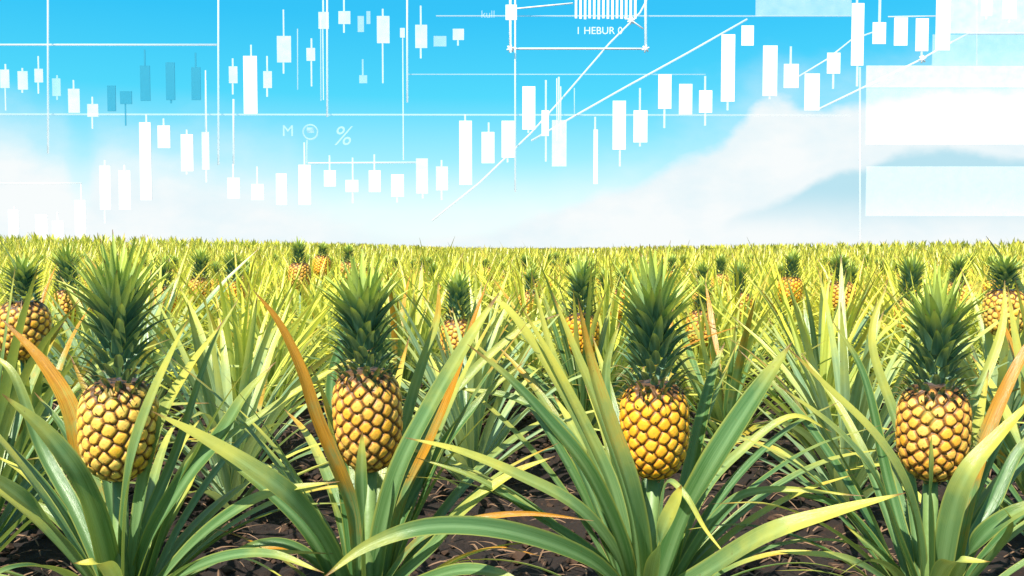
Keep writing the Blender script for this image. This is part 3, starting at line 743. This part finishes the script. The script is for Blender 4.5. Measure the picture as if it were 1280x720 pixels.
mb.tube([c + Vector((math.cos(a) * 9 * PX, 0, math.sin(a) * 9 * PX)) for a in np.linspace(0, 2 * math.pi, 20)], .16, 5)
mb.tube([c + Vector((-4 * PX, 0, 2 * PX)), c + Vector((4 * PX, 0, 2 * PX))], .5, 5); mb.tube([at(384, 175, YC), at(383, 204, YC)], .16, 5)
tag(mb.build('ring_mark', M['ghost']), 'pale ring on a short stem left of the percent sign', 'chart mark')

for (x0, y0, x1, y1, mt, lab, dy) in (
    (1083, 110, 1420, 181, 'band', 'broad bright white band in the sky at right, upper of two', 40.0),
    (1083, 208, 1420, 270, 'band', 'broad pale white band in the sky at right, just above the field', 40.0),
    (1083, 82, 1420, 109.5, 'faint', 'narrow pale strip resting on top of the bright white band', 40.3),
    (1166, 43, 1420, 81.6, 'ghost', 'faint bluish strip below the level end of the trend line', 40.6),
    (1189, -24, 1420, 42, 'faint', 'pale patch filling the top right corner', 41.0),
    (945, -24, 1064, 20, 'ghost', 'faint patch at the top edge behind the tall right candlesticks', 41.0)):
    mb = MB(); rect(mb, x0, y0, x1, y1, dy, .3)
    tag(mb.build('chart_band', M[mt], smooth=False), lab, 'chart band', 'pale bands of the chart at right')

# ------------------------------------------------------------------ sky and sun
SUN_EL, SUN_AZ = 52, 212       # azimuth clockwise from +Y: behind the camera, to the left
EXPO = 1.05
w = bpy.data.worlds.new('World'); SC.world = w; w.use_nodes = True; T = NT(w.node_tree)
sky = T.n('ShaderNodeTexSky', sky_type='NISHITA', sun_disc=False, sun_elevation=R(SUN_EL), sun_rotation=R(SUN_AZ), air_density=1.0, dust_density=0.3, ozone_density=1.5)
tc = T.n('ShaderNodeTexCoord').outputs['Generated']
sep = T.n('ShaderNodeSeparateXYZ', i={0: tc}).outputs
dn = T.math('MAXIMUM', sep[1], 0.05)
U = T.math('DIVIDE', sep[0], dn); V = T.math('DIVIDE', sep[2], dn)
K = 1 / 0.1                    # background strength 0.1
def kk(c): return tuple(x * K / (2 ** EXPO) for x in c)
elev = T.math('ARCSINE', sep[2])
grad = T.ramp(T.math('DIVIDE', elev, R(40), clamp=True), [(0.0, (.97, .99, .99)), (0.06, (.82, .95, .98)), (0.14, (.34, .80, .95)), (0.24, (.05, .66, .93)), (0.36, (.008, .54, .92)), (0.5, (.01, .47, .90)), (1.0, (.42, .62, .80))])  # overhead end, unseen from the camera, made paler to whiten the ambient light
grad = T.mix(1.0, grad, (K / 2 ** EXPO,) * 3, 'MULTIPLY')
skyc = T.mix(0.88, T.mix(1.0, sky.outputs[0], (0.60, 1.1, 1.1), 'MULTIPLY'), grad)
# clouds : billows whose upper edge follows a long rising bank
vec = T.n('ShaderNodeCombineXYZ', i={0: T.math('MULTIPLY', U, 1.0), 1: T.math('MULTIPLY', V, 1.7), 2: 0.37}).outputs[0]
cn = T.n('ShaderNodeTexNoise', i={'Vector': vec, 'Scale': 7.0, 'Detail': 8.0, 'Roughness': 0.55}).outputs[0]
cn2 = T.n('ShaderNodeTexNoise', i={'Vector': vec, 'Scale': 26.0, 'Detail': 6.0, 'Roughness': 0.6}).outputs[0]
def edge_curve(pts):           # pts in photo pixels -> height of the cloud edge as a function of U
    nd = T.n('ShaderNodeFloatCurve'); cu = nd.mapping.curves[0]
    q = [((x - 640) / F + 0.6, (310 - y) / F * 3) for x, y in pts]; q = [((a) / 1.2, b) for a, b in q]
    while len(cu.points) < len(q): cu.points.new(.5, .5)
    for p, (a, b) in zip(cu.points, q): p.location = (a, max(0, min(1, b)))
    nd.mapping.update()
    T.t.links.new(T.math('DIVIDE', T.math('ADD', U, 0.6), 1.2, clamp=True), nd.inputs['Value'])
    return T.math('DIVIDE', nd.outputs[0], 3.0)
top = edge_curve([(-20,166),(30,168),(55,184),(84,196),(104,232),(122,196),(142,184),(170,192),(230,196),(300,210),(380,238),(480,272),(560,282),(640,262),(720,240),(800,212),(850,182),(895,166),(930,134),(965,112),(1010,124),(1060,118),(1150,112),(1220,108),(1290,100)])
dist = T.math('SUBTRACT', T.math('ADD', top, T.math('MULTIPLY_ADD', cn, .05, -.025)), V)
dist = T.math('ADD', dist, T.math('MULTIPLY_ADD', cn2, .016, -.008))
mask = T.smooth(dist, T.smooth(U, -.25, -.05, -.03, -.004), T.smooth(U, -.25, -.05, .05, .022))
soft = T.smooth(T.math('ADD', dist, T.math('MULTIPLY_ADD', cn, .1, -.05)), -.07, .06, 0, .5)
shade = T.ramp(T.math('MULTIPLY_ADD', cn, .7, T.math('MULTIPLY', cn2, .3)), [(0.32, (.78, .92, .97)), (0.58, (.94, .98, .985))])
# a blue-grey underside in the right part of the bank
low = edge_curve([(-20,300),(700,302),(860,296),(930,262),(990,240),(1040,214),(1082,206),(1130,184),(1175,184),(1230,190),(1290,196)])
sh2 = T.smooth(T.math('SUBTRACT', T.math('ADD', low, T.math('MULTIPLY_ADD', cn2, .02, -.01)), V), -.003, .012, 0, 1)
sh2 = T.math('MULTIPLY', sh2, T.smooth(V, 0.012, .07))
shade = T.mix(T.math('MULTIPLY', sh2, .95), shade, (.48, .77, .88))
shade = T.mix(1.0, shade, (K / 2 ** EXPO,) * 3, 'MULTIPLY')
m2 = T.math('MAXIMUM', mask, soft)
front = T.smooth(sep[1], 0.3, 0.6)
final = T.mix(T.math('MULTIPLY', m2, front), skyc, shade)
bg = T.n('ShaderNodeBackground', i={0: final, 1: 0.1}); T.n('ShaderNodeOutputWorld', i={0: bg.outputs[0]})

sd = bpy.data.lights.new('sun', 'SUN'); sun = bpy.data.objects.new('sun', sd); COL.objects.link(sun)
sd.energy = 4.6; sd.angle = R(0.6); sd.color = (1.0, 0.95, 0.84)
a, e = R(SUN_AZ), R(SUN_EL)
sdir = Vector((math.sin(a) * math.cos(e), math.cos(a) * math.cos(e), math.sin(e)))
sun.rotation_euler = (-sdir).to_track_quat('-Z', 'Y').to_euler(); sun.location = (-5, -8, 12)

SC.view_settings.view_transform = 'Standard'; SC.view_settings.look = 'None'; SC.view_settings.exposure = EXPO; SC.view_settings.gamma = 1
SC.cycles.max_bounces = 8; SC.cycles.transparent_max_bounces = 16; SC.cycles.transmission_bounces = 4
